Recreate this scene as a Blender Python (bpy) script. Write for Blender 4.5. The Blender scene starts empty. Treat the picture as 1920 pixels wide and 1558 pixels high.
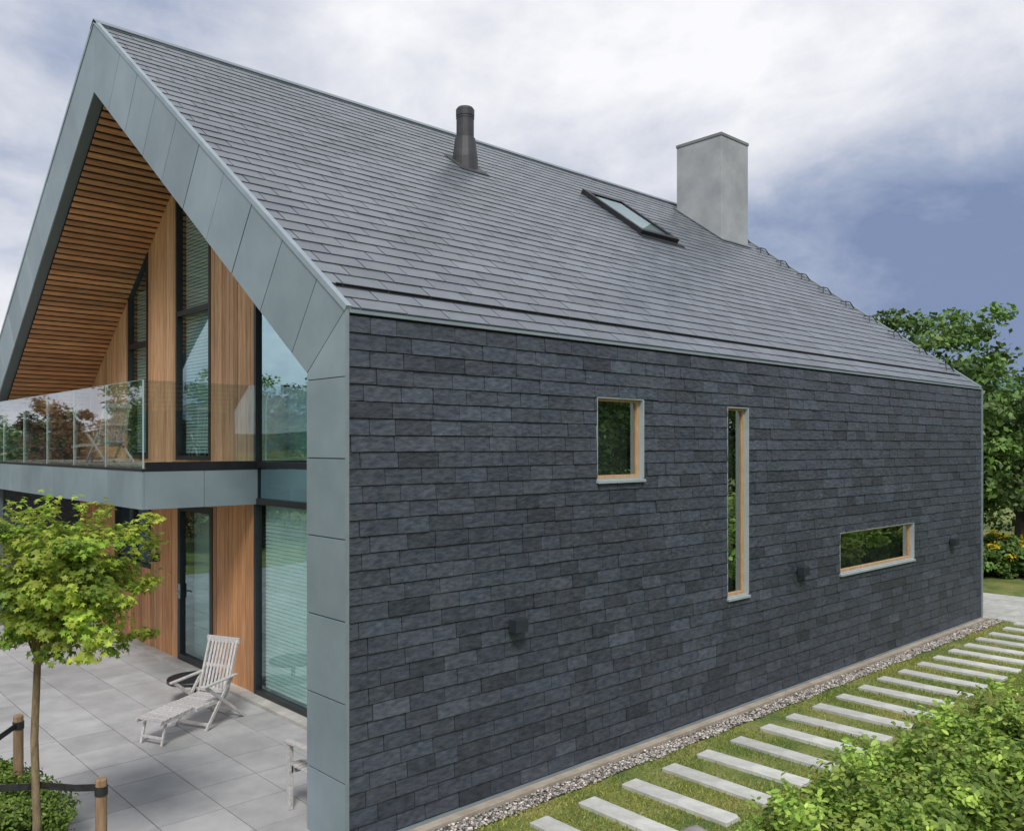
import bpy, math, random
import numpy as np
from mathutils import Vector, Matrix
random.seed(7); rng=np.random.default_rng(7)
scene=bpy.context.scene
COL=scene.collection

# ---------------------------------------------------------------- materials
def nt(name):
    m=bpy.data.materials.new(name); m.use_nodes=True
    t=m.node_tree; t.nodes.clear()
    return m,t
def N(t,typ,**kw):
    n=t.nodes.new(typ)
    for k,v in kw.items():
        setattr(n,k,v)
    return n
def L(t,a,b): t.links.new(a,b)
def mat(name,c1,c2=None,rough=0.7,metal=0.0,scale=5.0,stretch=(1,1,1),bump=0.2,bscale=None,bdist=0.01,tone=True,detail=6,rvar=0.0,spec=0.5,lo=0.35,hi=0.65,coord='Object',dirt=0.0):
    c2=c2 or c1
    m,t=nt(name)
    out=N(t,'ShaderNodeOutputMaterial'); p=N(t,'ShaderNodeBsdfPrincipled')
    L(t,p.outputs[0],out.inputs[0])
    tc=N(t,'ShaderNodeTexCoord'); mp=N(t,'ShaderNodeMapping'); mp.inputs['Scale'].default_value=stretch
    L(t,tc.outputs[coord],mp.inputs[0])
    nz=N(t,'ShaderNodeTexNoise'); nz.inputs['Scale'].default_value=scale; nz.inputs['Detail'].default_value=detail; nz.inputs['Roughness'].default_value=0.62
    L(t,mp.outputs[0],nz.inputs['Vector'])
    mr=N(t,'ShaderNodeMapRange'); mr.inputs['From Min'].default_value=lo; mr.inputs['From Max'].default_value=hi
    L(t,nz.outputs['Fac'],mr.inputs['Value'])
    mx=N(t,'ShaderNodeMix',data_type='RGBA'); mx.inputs[6].default_value=(*c1,1); mx.inputs[7].default_value=(*c2,1)
    L(t,mr.outputs[0],mx.inputs[0])
    col=mx.outputs[2]
    if tone:
        at=N(t,'ShaderNodeAttribute',attribute_name='tone')
        vm=N(t,'ShaderNodeVectorMath',operation='MULTIPLY')
        L(t,col,vm.inputs[0]); L(t,at.outputs['Color'],vm.inputs[1]); col=vm.outputs[0]
    if dirt>0:
        n3=N(t,'ShaderNodeTexNoise'); n3.inputs['Scale'].default_value=0.7; n3.inputs['Detail'].default_value=5; L(t,tc.outputs[coord],n3.inputs['Vector'])
        m3=N(t,'ShaderNodeMapRange'); m3.inputs['From Min'].default_value=0.3; m3.inputs['From Max'].default_value=0.7; m3.inputs['To Min'].default_value=1-dirt; m3.inputs['To Max'].default_value=1+dirt; L(t,n3.outputs['Fac'],m3.inputs['Value'])
        v3=N(t,'ShaderNodeVectorMath',operation='SCALE'); L(t,col,v3.inputs[0]); L(t,m3.outputs[0],v3.inputs['Scale']); col=v3.outputs[0]
    L(t,col,p.inputs['Base Color'])
    p.inputs['Roughness'].default_value=rough; p.inputs['Metallic'].default_value=metal
    p.inputs['Specular IOR Level'].default_value=spec
    if rvar>0:
        m2=N(t,'ShaderNodeMapRange'); m2.inputs['To Min'].default_value=max(0.02,rough-rvar); m2.inputs['To Max'].default_value=min(1,rough+rvar)
        L(t,nz.outputs['Fac'],m2.inputs['Value']); L(t,m2.outputs[0],p.inputs['Roughness'])
    if bump>0:
        n2=N(t,'ShaderNodeTexNoise'); n2.inputs['Scale'].default_value=bscale or scale*4; n2.inputs['Detail'].default_value=5
        L(t,mp.outputs[0],n2.inputs['Vector'])
        b=N(t,'ShaderNodeBump'); b.inputs['Strength'].default_value=bump; b.inputs['Distance'].default_value=bdist
        L(t,n2.outputs['Fac'],b.inputs['Height']); L(t,b.outputs[0],p.inputs['Normal'])
    return m

M={}
M['slate_wall']=mat('slate_wall',(0.028,0.035,0.048),(0.078,0.089,0.109),rough=0.5,scale=11,stretch=(1,1,2.0),bump=0.85,bscale=13,bdist=0.015,rvar=0.12,dirt=0.12,lo=.3,hi=.72,detail=8)
M['slate_roof']=mat('slate_roof',(0.118,0.133,0.149),(0.166,0.182,0.199),rough=0.38,scale=4,bump=0.3,bscale=24,bdist=0.006,rvar=0.12,dirt=0.10)
M['zinc']=mat('zinc',(0.225,0.285,0.315),(0.270,0.332,0.362),rough=0.46,metal=0.15,scale=1.4,bump=0.06,bscale=1.2,bdist=0.05,rvar=0.08,dirt=0.07)
M['zinc_light']=mat('zinc_light',(0.29,0.35,0.38),(0.36,0.42,0.45),rough=0.42,metal=0.3,scale=3,bump=0.05)
M['zinc_frame']=mat('zinc_frame',(0.33,0.385,0.40),(0.40,0.455,0.47),rough=0.45,metal=0.15,scale=3,bump=0.03)
M['black_metal']=mat('black_metal',(0.012,0.013,0.015),(0.02,0.021,0.024),rough=0.42,scale=6,bump=0.03)
M['lamp_metal']=mat('lamp_metal',(0.022,0.027,0.036),(0.032,0.038,0.048),rough=0.42,scale=6,bump=0.03)
M['vent']=mat('vent_plastic',(0.035,0.035,0.037),(0.055,0.054,0.057),rough=0.5,scale=6,bump=0.05)
M['dark']=mat('dark_void',(0.01,0.01,0.011),rough=0.9,bump=0,tone=False)
M['cedar']=mat('cedar_boards',(0.36,0.165,0.07),(0.78,0.49,0.29),rough=0.6,scale=5,stretch=(8,8,0.4),bump=0.3,bscale=30,lo=0.26,hi=0.74,detail=8)
M['soffit']=mat('soffit_boards',(0.40,0.175,0.072),(0.70,0.36,0.17),rough=0.5,scale=5,stretch=(0.7,6,6),bump=0.2,bscale=30,lo=0.3,hi=0.7)
M['pine']=mat('pine_frame',(0.40,0.235,0.115),(0.52,0.34,0.19),rough=0.5,scale=6,stretch=(4,4,1),bump=0.1)
M['chimney']=mat('chimney_render',(0.305,0.315,0.325),(0.40,0.41,0.415),rough=0.85,scale=1.8,bump=0.35,bscale=120,bdist=0.004,dirt=0.06)
M['concrete']=mat('concrete',(0.32,0.30,0.27),(0.48,0.46,0.43),rough=0.85,scale=3,bump=0.3,bscale=60,bdist=0.004)
M['slab']=mat('slab_concrete',(0.46,0.46,0.42),(0.62,0.62,0.58),rough=0.85,scale=5,bump=0.35,bscale=70,bdist=0.004,dirt=0.15)
M['tile']=mat('terrace_tile',(0.335,0.33,0.325),(0.425,0.42,0.415),rough=0.72,scale=2.5,bump=0.25,bscale=90,bdist=0.003,rvar=0.12,dirt=0.09)
M['plinth']=mat('plinth_concrete',(0.30,0.25,0.19),(0.42,0.37,0.30),rough=0.9,scale=4,bump=0.4,bscale=50)
M['pebble']=mat('pebbles',(0.40,0.385,0.37),(0.52,0.50,0.48),rough=0.7,scale=20,bump=0.1)
M['soil']=mat('soil',(0.05,0.04,0.028),(0.10,0.08,0.055),rough=1,scale=8,bump=0.8,bdist=0.03,tone=False)
M['teak']=mat('weathered_teak',(0.38,0.36,0.35),(0.60,0.58,0.56),rough=0.8,scale=8,stretch=(3,8,3),bump=0.25,bscale=40)
M['stake']=mat('stake_wood',(0.20,0.12,0.065),(0.36,0.24,0.14),rough=0.85,scale=6,stretch=(6,6,0.6),bump=0.5,bscale=20)
M['bark']=mat('bark',(0.15,0.11,0.06),(0.30,0.23,0.13),rough=0.95,scale=10,stretch=(3,3,0.7),bump=0.8,bdist=0.01)
M['bark_dark']=mat('bark_dark',(0.05,0.04,0.03),(0.11,0.09,0.07),rough=0.95,scale=6,stretch=(3,3,0.7),bump=0.9,bdist=0.03)
M['rubber']=mat('rubber_strap',(0.012,0.012,0.012),(0.03,0.03,0.03),rough=0.6,scale=20,bump=0.3)
M['blind']=mat('blind_slats',(0.56,0.68,0.65),(0.64,0.76,0.73),rough=0.6,scale=3,bump=0)
M['plaster']=mat('interior_plaster',(0.5,0.52,0.5),(0.56,0.58,0.56),rough=0.9,scale=2,bump=0.05,tone=False)
M['stone']=mat('stone',(0.20,0.19,0.17),(0.34,0.32,0.29),rough=0.9,scale=6,bump=0.8,bscale=18,bdist=0.02)
M['hill']=mat('hill',(0.06,0.095,0.09),(0.10,0.14,0.13),rough=1,scale=0.05,bump=0,tone=False)

def leafmat(name,c1,c2,trans=0.35):
    m,t=nt(name)
    out=N(t,'ShaderNodeOutputMaterial')
    at=N(t,'ShaderNodeAttribute',attribute_name='tone')
    sep=N(t,'ShaderNodeSeparateColor'); L(t,at.outputs['Color'],sep.inputs[0])
    mx=N(t,'ShaderNodeMix',data_type='RGBA'); mx.inputs[6].default_value=(*c1,1); mx.inputs[7].default_value=(*c2,1)
    L(t,sep.outputs[1],mx.inputs[0])
    vm=N(t,'ShaderNodeVectorMath',operation='SCALE'); L(t,mx.outputs[2],vm.inputs[0]); L(t,sep.outputs[0],vm.inputs['Scale'])
    p=N(t,'ShaderNodeBsdfPrincipled'); p.inputs['Roughness'].default_value=0.5; p.inputs['Specular IOR Level'].default_value=0.35
    L(t,vm.outputs[0],p.inputs['Base Color'])
    tr=N(t,'ShaderNodeBsdfTranslucent'); L(t,vm.outputs[0],tr.inputs[0])
    ms=N(t,'ShaderNodeMixShader'); ms.inputs[0].default_value=trans
    L(t,p.outputs[0],ms.inputs[1]); L(t,tr.outputs[0],ms.inputs[2]); L(t,ms.outputs[0],out.inputs[0])
    return m
M['leaf_maple']=leafmat('maple_leaf',(0.19,0.36,0.04),(0.56,0.60,0.09),0.4)
M['leaf_hedge']=leafmat('hedge_leaf',(0.15,0.30,0.05),(0.50,0.62,0.13),0.36)
M['leaf_tree']=leafmat('tree_leaf',(0.06,0.13,0.03),(0.17,0.27,0.06),0.25)
M['leaf_copper']=leafmat('copper_leaf',(0.15,0.10,0.05),(0.28,0.18,0.09),0.3)
M['leaf_box']=leafmat('box_leaf',(0.10,0.17,0.03),(0.24,0.34,0.06),0.25)
M['petal']=leafmat('yellow_petal',(0.6,0.45,0.02),(0.8,0.62,0.04),0.3)
M['grass']=leafmat('grass_blade',(0.16,0.24,0.04),(0.40,0.38,0.10),0.3)

def glassmat(name,tint,base,spec=1.0,refl=(0.80,0.97,1.0)):
    m,t=nt(name)
    out=N(t,'ShaderNodeOutputMaterial'); tr=N(t,'ShaderNodeBsdfTransparent'); tr.inputs[0].default_value=(*tint,1)
    gl=N(t,'ShaderNodeBsdfGlossy'); gl.inputs['Roughness'].default_value=0.004; gl.inputs[0].default_value=(*refl,1)
    lw=N(t,'ShaderNodeLayerWeight'); lw.inputs['Blend'].default_value=0.5
    pw=N(t,'ShaderNodeMath',operation='POWER'); L(t,lw.outputs['Facing'],pw.inputs[0]); pw.inputs[1].default_value=5
    fr=N(t,'ShaderNodeMath',operation='MULTIPLY_ADD'); L(t,pw.outputs[0],fr.inputs[0]); fr.inputs[1].default_value=0.96; fr.inputs[2].default_value=0.04
    ad=N(t,'ShaderNodeMath',operation='MULTIPLY_ADD'); ad.inputs[1].default_value=spec; ad.inputs[2].default_value=base; ad.use_clamp=True
    L(t,fr.outputs[0],ad.inputs[0])
    tc=N(t,'ShaderNodeTexCoord'); nz=N(t,'ShaderNodeTexNoise'); nz.inputs['Scale'].default_value=0.9; nz.inputs['Detail'].default_value=1
    L(t,tc.outputs['Object'],nz.inputs['Vector'])
    b=N(t,'ShaderNodeBump'); b.inputs['Strength'].default_value=0.06; b.inputs['Distance'].default_value=0.05
    L(t,nz.outputs['Fac'],b.inputs['Height']); L(t,b.outputs[0],gl.inputs['Normal'])
    ms=N(t,'ShaderNodeMixShader'); L(t,ad.outputs[0],ms.inputs[0]); L(t,tr.outputs[0],ms.inputs[1]); L(t,gl.outputs[0],ms.inputs[2])
    L(t,ms.outputs[0],out.inputs[0])
    return m
M['glass']=glassmat('window_glass',(0.82,0.94,0.91),0.16,1.6,(0.72,0.93,0.97))
M['glass_coated']=glassmat('coated_glass',(0.6,0.8,0.8),0.50,1.6,(0.66,0.92,0.97))
M['glass_side']=glassmat('side_window_glass',(0.6,0.66,0.62),0.34,1.6,(.95,1,.97))
M['glass_rail']=glassmat('rail_glass',(0.90,0.95,0.945),0.09,1.2,(1,1,1))

def ground_mat():
    m,t=nt('lawn_ground')
    out=N(t,'ShaderNodeOutputMaterial'); p=N(t,'ShaderNodeBsdfPrincipled'); L(t,p.outputs[0],out.inputs[0]); p.inputs['Roughness'].default_value=0.95
    tc=N(t,'ShaderNodeTexCoord')
    n1=N(t,'ShaderNodeTexNoise'); n1.inputs['Scale'].default_value=1.6; n1.inputs['Detail'].default_value=7; L(t,tc.outputs['Object'],n1.inputs['Vector'])
    cr=N(t,'ShaderNodeValToRGB'); L(t,n1.outputs['Fac'],cr.inputs[0])
    e=cr.color_ramp.elements; e[0].position=0.32; e[0].color=(0.09,0.14,0.03,1); e[1].position=0.7; e[1].color=(0.30,0.27,0.10,1)
    x=e.new(0.5); x.color=(0.18,0.22,0.05,1)
    n2=N(t,'ShaderNodeTexNoise'); n2.inputs['Scale'].default_value=45; n2.inputs['Detail'].default_value=4; L(t,tc.outputs['Object'],n2.inputs['Vector'])
    mr=N(t,'ShaderNodeMapRange'); mr.inputs['From Min'].default_value=0.3; mr.inputs['From Max'].default_value=0.7; mr.inputs['To Min'].default_value=0.55; mr.inputs['To Max'].default_value=1.35; L(t,n2.outputs['Fac'],mr.inputs['Value'])
    vm=N(t,'ShaderNodeVectorMath',operation='SCALE'); L(t,cr.outputs[0],vm.inputs[0]); L(t,mr.outputs[0],vm.inputs['Scale']); L(t,vm.outputs[0],p.inputs['Base Color'])
    b=N(t,'ShaderNodeBump'); b.inputs['Strength'].default_value=0.9; b.inputs['Distance'].default_value=0.03; L(t,n2.outputs['Fac'],b.inputs['Height']); L(t,b.outputs[0],p.inputs['Normal'])
    return m
M['lawn']=ground_mat()

# ---------------------------------------------------------------- mesh builder
import bmesh
class MB:
    def __init__(s): s.v=[]; s.f=[]; s.t=[]
    def poly(s,pts,tone=1.0):
        i=len(s.v); s.v+= [tuple(p) for p in pts]; s.f.append(tuple(range(i,i+len(pts)))); s.t.append(tone)
    def hexa(s,p,tone=1.0):
        i=len(s.v); s.v+=[tuple(q) for q in p]
        for a in ((3,2,1,0),(4,5,6,7),(0,1,5,4),(1,2,6,5),(2,3,7,6),(3,0,4,7)):
            s.f.append(tuple(i+k for k in a)); s.t.append(tone)
    def box(s,x0,x1,y0,y1,z0,z1,tone=1.0):
        s.hexa([(x0,y0,z0),(x1,y0,z0),(x1,y1,z0),(x0,y1,z0),(x0,y0,z1),(x1,y0,z1),(x1,y1,z1),(x0,y1,z1)],tone)
    def prism_x(s,poly,x0,x1,tone=1.0):
        n=len(poly); i=len(s.v)
        s.v+=[(x0,y,z) for y,z in poly]+[(x1,y,z) for y,z in poly]
        s.f.append(tuple(i+k for k in range(n))); s.f.append(tuple(i+n+k for k in reversed(range(n)))); s.t+=[tone,tone]
        for k in range(n):
            a=k; b=(k+1)%n
            s.f.append((i+b,i+a,i+n+a,i+n+b)); s.t.append(tone)
    def beam(s,a,b,w,h,tone=1.0,up=(0,0,1)):
        a=Vector(a); b=Vector(b); d=(b-a).normalized(); u=Vector(up)
        r=d.cross(u)
        if r.length<1e-4: r=Vector((1,0,0))
        r.normalize(); u=r.cross(d); r=r*(w/2); u=u*(h/2)
        s.hexa([a-r-u,a+r-u,b+r-u,b-r-u,a-r+u,a+r+u,b+r+u,b-r+u],tone)
    def tube(s,pts,rads,n=10,tone=1.0,cap=True):
        rings=[]
        for k,p in enumerate(pts):
            p=Vector(p)
            d=(Vector(pts[min(k+1,len(pts)-1)])-Vector(pts[max(k-1,0)])).normalized()
            r=d.cross(Vector((0.123,0.3,1) if abs(d.z)<0.95 else (1,0.1,0))).normalized(); u=r.cross(d)
            i=len(s.v)
            for j in range(n):
                an=2*math.pi*j/n; s.v.append(tuple(p+(r*math.cos(an)+u*math.sin(an))*rads[k]))
            rings.append(i)
        for k in range(len(rings)-1):
            for j in range(n):
                j2=(j+1)%n; s.f.append((rings[k]+j,rings[k]+j2,rings[k+1]+j2,rings[k+1]+j)); s.t.append(tone)
        if cap:
            s.f.append(tuple(rings[0]+j for j in range(n))); s.f.append(tuple(rings[-1]+j for j in reversed(range(n)))); s.t+=[tone,tone]
    def obj(s,name,m,parent=None,bevel=0,smooth=False,loc=None,rotz=0):
        me=bpy.data.meshes.new(name); me.from_pydata(s.v,[],s.f)
        a=me.attributes.new('tone','FLOAT_COLOR','FACE')
        t=np.array([[q,q,q,1.0] if not isinstance(q,tuple) else [*q,1.0] for q in s.t],dtype=np.float32); a.data.foreach_set('color',t.ravel())
        bm=bmesh.new(); bm.from_mesh(me); bmesh.ops.recalc_face_normals(bm,faces=bm.faces); bm.to_mesh(me); bm.free()
        me.materials.append(M[m] if isinstance(m,str) else m)
        if smooth: me.polygons.foreach_set('use_smooth',[True]*len(me.polygons))
        o=bpy.data.objects.new(name,me); COL.objects.link(o)
        if parent: o.parent=parent
        if bevel>0:
            b=o.modifiers.new('bevel','BEVEL'); b.width=bevel; b.segments=2; b.limit_method='ANGLE'
        if loc is not None: o.location=loc
        o.rotation_euler=(0,0,rotz)
        return o
def tag(o,label=None,category=None,group=None,kind=None):
    if label: o['label']=label
    if category: o['category']=category
    if group: o['group']=group
    if kind: o['kind']=kind
    return o
def empty(name,loc=(0,0,0),rotz=0,label=None,category=None,group=None):
    e=bpy.data.objects.new(name,None); e.empty_display_size=0.3; COL.objects.link(e); e.location=loc; e.rotation_euler=(0,0,rotz)
    tag(e,label,category,group); return e

def rect_sub(r,holes):
    out=[r]
    for (hx0,hx1,hz0,hz1) in holes:
        new=[]
        for (x0,x1,z0,z1) in out:
            if hx1<=x0 or hx0>=x1 or hz1<=z0 or hz0>=z1: new.append((x0,x1,z0,z1)); continue
            if z0<hz0: new.append((x0,x1,z0,hz0))
            if z1>hz1: new.append((x0,x1,hz1,z1))
            a,b=max(z0,hz0),min(z1,hz1)
            if x0<hx0: new.append((x0,hx0,a,b))
            if x1>hx1: new.append((hx1,x1,a,b))
        out=new
    return [q for q in out if q[1]-q[0]>0.012 and q[3]-q[2]>0.008]

# ---------------------------------------------------------------- numpy leaf clouds
def cloud_mesh(name,cent,size,template,m,tone,normal_bias=None,bias=0.6):
    n=len(cent); k=len(template)
    nv=rng.normal(size=(n,3)); nv/=np.linalg.norm(nv,axis=1)[:,None]
    if normal_bias is not None: nv=nv*(1-bias)+normal_bias*bias
    nv/=np.linalg.norm(nv,axis=1)[:,None]
    r=rng.normal(size=(n,3)); u=np.cross(nv,r); u/=np.linalg.norm(u,axis=1)[:,None]; w=np.cross(nv,u)
    T=np.asarray(template)[None,:,:]*size[:,None,None]
    V=cent[:,None,:]+T[:,:,0:1]*u[:,None,:]+T[:,:,1:2]*w[:,None,:]+T[:,:,2:3]*nv[:,None,:]
    me=bpy.data.meshes.new(name); me.vertices.add(n*k); me.vertices.foreach_set('co',V.astype(np.float32).ravel())
    me.loops.add(n*k); me.loops.foreach_set('vertex_index',np.arange(n*k,dtype=np.int32))
    me.polygons.add(n); me.polygons.foreach_set('loop_start',np.arange(0,n*k,k,dtype=np.int32))
    me.update(calc_edges=True)
    a=me.attributes.new('tone','FLOAT_COLOR','FACE')
    c=np.ones((n,4),dtype=np.float32); c[:,0]=tone[:,0]; c[:,1]=tone[:,1]; c[:,2]=0; a.data.foreach_set('color',c.ravel())
    me.materials.append(M[m]); return me
OVATE=[(0,-0.5,0),(0.22,-0.28,0.05),(0.27,0.0,0.07),(0.15,0.32,0.03),(0,0.52,-0.04),(-0.15,0.32,0.03),(-0.27,0,0.07),(-0.22,-0.28,0.05)]
RHOMB=[(0,-0.5,0),(0.3,0.0,0.08),(0,0.5,0),(-0.3,0,0.08)]
mp=[]
for i,(r,an) in enumerate([(0.18,-90),(0.42,-40),(0.24,-15),(0.52,15),(0.25,50),(0.6,90),(0.25,130),(0.52,165),(0.24,195),(0.42,220)]):
    mp.append((r*math.cos(math.radians(an)),r*math.sin(math.radians(an)),-0.12*r if r>0.3 else 0.03))
MAPLE=mp

def clumps(center,rad,nclump,per,cr,shell=0.55,flat=0.6,seed=0,lump=0.16,sprigs=0,splen=0.25):
    g=np.random.default_rng(seed)
    d=g.normal(size=(nclump,3)); d/=np.linalg.norm(d,axis=1)[:,None]
    rr=shell+(1-shell)*g.random(nclump)**0.6
    rr*=1+lump*np.sin(d[:,0]*5+seed)*np.cos(d[:,1]*4+seed*2)+lump*0.6*np.sin(d[:,2]*9+seed)
    C=np.array(center)+d*rr[:,None]*np.array(rad)
    pos=[];idx=[];nor=[]
    for i in range(nclump):
        m=int(per*(0.6+0.8*g.random())); s=cr*(0.65+0.7*g.random())
        q=g.normal(size=(m,3)); q/=np.linalg.norm(q,axis=1)[:,None]; q*=(g.random(m)**0.45)[:,None]
        q[:,2]*=flat
        pos.append(C[i]+q*s); idx.append(np.full(m,i)); nor.append(q*0.5+d[i]*0.5+np.array([0,0,0.7]))
    for k in range(sprigs):
        i=int(g.integers(nclump)); dd=d[i]*0.6+np.array([0,0,0.75])+g.normal(size=3)*0.35; dd/=np.linalg.norm(dd)
        if d[i][2]<-0.3: continue
        m=9; tt=np.linspace(0.3,1.25,m)[:,None]*splen
        base=np.array(center)+d[i]*np.array(rad)*1.0
        pos.append(base+dd*tt+g.normal(size=(m,3))*0.018); idx.append(np.full(m,i)); nor.append(np.tile(np.array([0,0,1.0]),(m,1))+g.normal(size=(m,3))*0.3)
    return np.vstack(pos),np.concatenate(idx),np.vstack(nor),C

def leafy(name,center,rad,nclump,per,cr,size,templ,m,seed,shell=0.5,flat=0.6,bias=0.55,bright=(0.65,1.35),lump=0.16,sprigs=0,splen=.25):
    P,I,Nn,C=clumps(center,rad,nclump,per,cr,shell,flat,seed,lump,sprigs,splen)
    g=np.random.default_rng(seed+50)
    ct=bright[0]+(bright[1]-bright[0])*g.random(nclump); ch=g.random(nclump)
    n=len(P); tone=np.stack([ct[I]*(0.75+0.5*g.random(n)), np.clip(ch[I]*0.6+0.5*g.random(n)-0.05,0,1)],1)
    Nn/=np.linalg.norm(Nn,axis=1)[:,None]
    me=cloud_mesh(name,P,size*(0.65+0.7*g.random(n)),templ,m,tone,Nn,bias)
    return me,C
def meshobj(name,me,parent=None):
    o=bpy.data.objects.new(name,me); COL.objects.link(o); o.parent=parent; return o

# ================================================================ GROUND
def sheet(name,x0,x1,y0,y1,z,m,kind='structure'):
    b=MB(); b.poly([(x0,y0,z),(x1,y0,z),(x1,y1,z),(x0,y1,z)]); o=b.obj(name,m); tag(o,kind=kind); return o
sheet('ground',-1500,1500,-1500,1500,-0.03,'lawn')
T=0.6
b=MB()
for i in range(12):
    for j in range(26):
        x1=1.46-T*i; x0=x1-T; y0=0.31+T*j; y1=y0+T
        if x1<-1.45 and y0<3.2: continue
        b.box(x0+0.005,x1-0.005,y0+0.005,y1-0.005,-0.025,0.0+random.uniform(-0.0015,0.0015),random.uniform(0.88,1.1))
o=b.obj('terrace','tile',bevel=0.002); tag(o,kind='structure')
sheet('terrace_bedding',-5.8,1.46,0.3,15.9,-0.018,'soil')
sheet('planting_bed',-4.6,-1.545,-1.2,3.30,-0.010,'soil')
b=MB(); b.box(1.3,1.5,0.31,12.1,-0.02,0.045); o=b.obj('threshold_kerb','concrete',bevel=0.004); tag(o,kind='structure')
b=MB()
for i in range(5):
    for j in range(-2,16):
        b.box(14.25+0.62*i,14.25+0.62*i+0.61,-0.75+0.62*j,-0.75+0.62*j+0.61,-0.03,-0.005,random.uniform(0.75,0.9))
o=b.obj('paving','slab'); tag(o,kind='structure')
b=MB(); b.box(-0.05,14.15,-0.13,-0.035,-0.03,0.02); o=b.obj('plinth_kerb','plinth',bevel=0.004); tag(o,kind='structure')
# gravel
bm=bmesh.new(); bmesh.ops.create_icosphere(bm,subdivisions=1,radius=1.0)
iv=np.array([v.co[:] for v in bm.verts]); ifc=np.array([[v.index for v in f.verts] for f in bm.faces]); bm.free()
n=9000
gx=rng.random(n)*14.5-0.2; gy=-0.14-rng.random(n)*0.20-0.05*rng.random(n)*np.sin(gx*3)**2; gz=-0.02+rng.random(n)*0.018
sc=0.007+0.011*rng.random((n,1)); s3=sc*np.array([1.2,1.0,0.65])*(0.8+0.4*rng.random((n,3)))
an=rng.random(n)*6.28; ca,sa=np.cos(an),np.sin(an)
V=iv[None]*s3[:,None,:]; X=V[:,:,0]*ca[:,None]-V[:,:,1]*sa[:,None]; Y=V[:,:,0]*sa[:,None]+V[:,:,1]*ca[:,None]
V=np.stack([X+gx[:,None],Y+gy[:,None],V[:,:,2]+gz[:,None]],2).reshape(-1,3)
Fa=(ifc[None]+ (np.arange(n)*len(iv))[:,None,None]).reshape(-1,3)
me=bpy.data.meshes.new('gravel'); me.vertices.add(len(V)); me.vertices.foreach_set('co',V.astype(np.float32).ravel())
me.loops.add(len(Fa)*3); me.loops.foreach_set('vertex_index',Fa.astype(np.int32).ravel()); me.polygons.add(len(Fa)); me.polygons.foreach_set('loop_start',np.arange(0,len(Fa)*3,3,dtype=np.int32)); me.update(calc_edges=True)
a=me.attributes.new('tone','FLOAT_COLOR','FACE')
tn=rng.choice([0.25,0.5,0.8,1.1,1.5],size=n,p=[0.2,0.28,0.26,0.18,0.08]); tint=np.stack([tn*(1+0.12*rng.random(n)),tn,tn*(0.85+0.15*rng.random(n)),np.ones(n)],1)
a.data.foreach_set('color',np.repeat(tint,len(ifc),0).astype(np.float32).ravel()); me.materials.append(M['pebble'])
o=bpy.data.objects.new('gravel',me); COL.objects.link(o); tag(o,kind='stuff')
sheet('gravel_bed',-0.2,14.2,-0.34,-0.13,-0.022,'soil')

# grass blades
n=95000
gx=rng.random(n)*18-1.0; gy=-0.34-rng.random(n)*2.5
dens=(np.sin(gx*2.3+gy*4)+np.sin(gx*5.1-gy*2.7)+np.sin(gx*0.9)+rng.normal(size=n)*0.8)>-0.7
slabx=1.49+0.6255*np.arange(-4,26)
near=np.abs(gx[:,None]-slabx[None]-0.1).min(1)
keep=dens&~((near<0.112)&(gy<-0.60)&(gy>-1.80))
gx,gy=gx[keep],gy[keep]; n=len(gx)
h=0.015+0.028*rng.random(n); an=rng.random(n)*6.28; w=0.004+0.004*rng.random(n); lean=rng.normal(size=(n,2))*0.015
base=np.stack([gx,gy,np.full(n,-0.03)],1); dx=np.stack([np.cos(an)*w,np.sin(an)*w,np.zeros(n)],1)
V=np.stack([base-dx,base+dx,base+np.stack([lean[:,0],lean[:,1],h],1)],1).reshape(-1,3)
me=bpy.data.meshes.new('grass'); me.vertices.add(n*3); me.vertices.foreach_set('co',V.astype(np.float32).ravel())
me.loops.add(n*3); me.loops.foreach_set('vertex_index',np.arange(n*3,dtype=np.int32)); me.polygons.add(n); me.polygons.foreach_set('loop_start',np.arange(0,n*3,3,dtype=np.int32)); me.update(calc_edges=True)
a=me.attributes.new('tone','FLOAT_COLOR','FACE'); c=np.ones((n,4)); c[:,0]=0.7+0.7*rng.random(n); c[:,1]=np.clip(0.5+0.5*np.sin(gx*1.7+gy*3)*0.7+rng.normal(size=n)*0.25,0,1); a.data.foreach_set('color',c.astype(np.float32).ravel()); me.materials.append(M['grass'])
o=bpy.data.objects.new('grass',me); COL.objects.link(o); tag(o,kind='stuff')

for i,x in enumerate(slabx):
    b=MB(); ln=1.20+random.uniform(-0.02,0.02)
    b.box(-0.11,0.11,-ln/2,ln/2,-0.05,0.0,random.uniform(0.88,1.1))
    o=b.obj('stepping_slab','slab',bevel=0.006,loc=(x+0.1+random.uniform(-.012,.012),-1.20+random.uniform(-.015,.015),0.006+random.uniform(-.004,.004)),rotz=random.uniform(-0.02,0.02))
    tag(o,'narrow grey concrete slab set in the grass path','paving slab','concrete slabs of the garden path')

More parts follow.
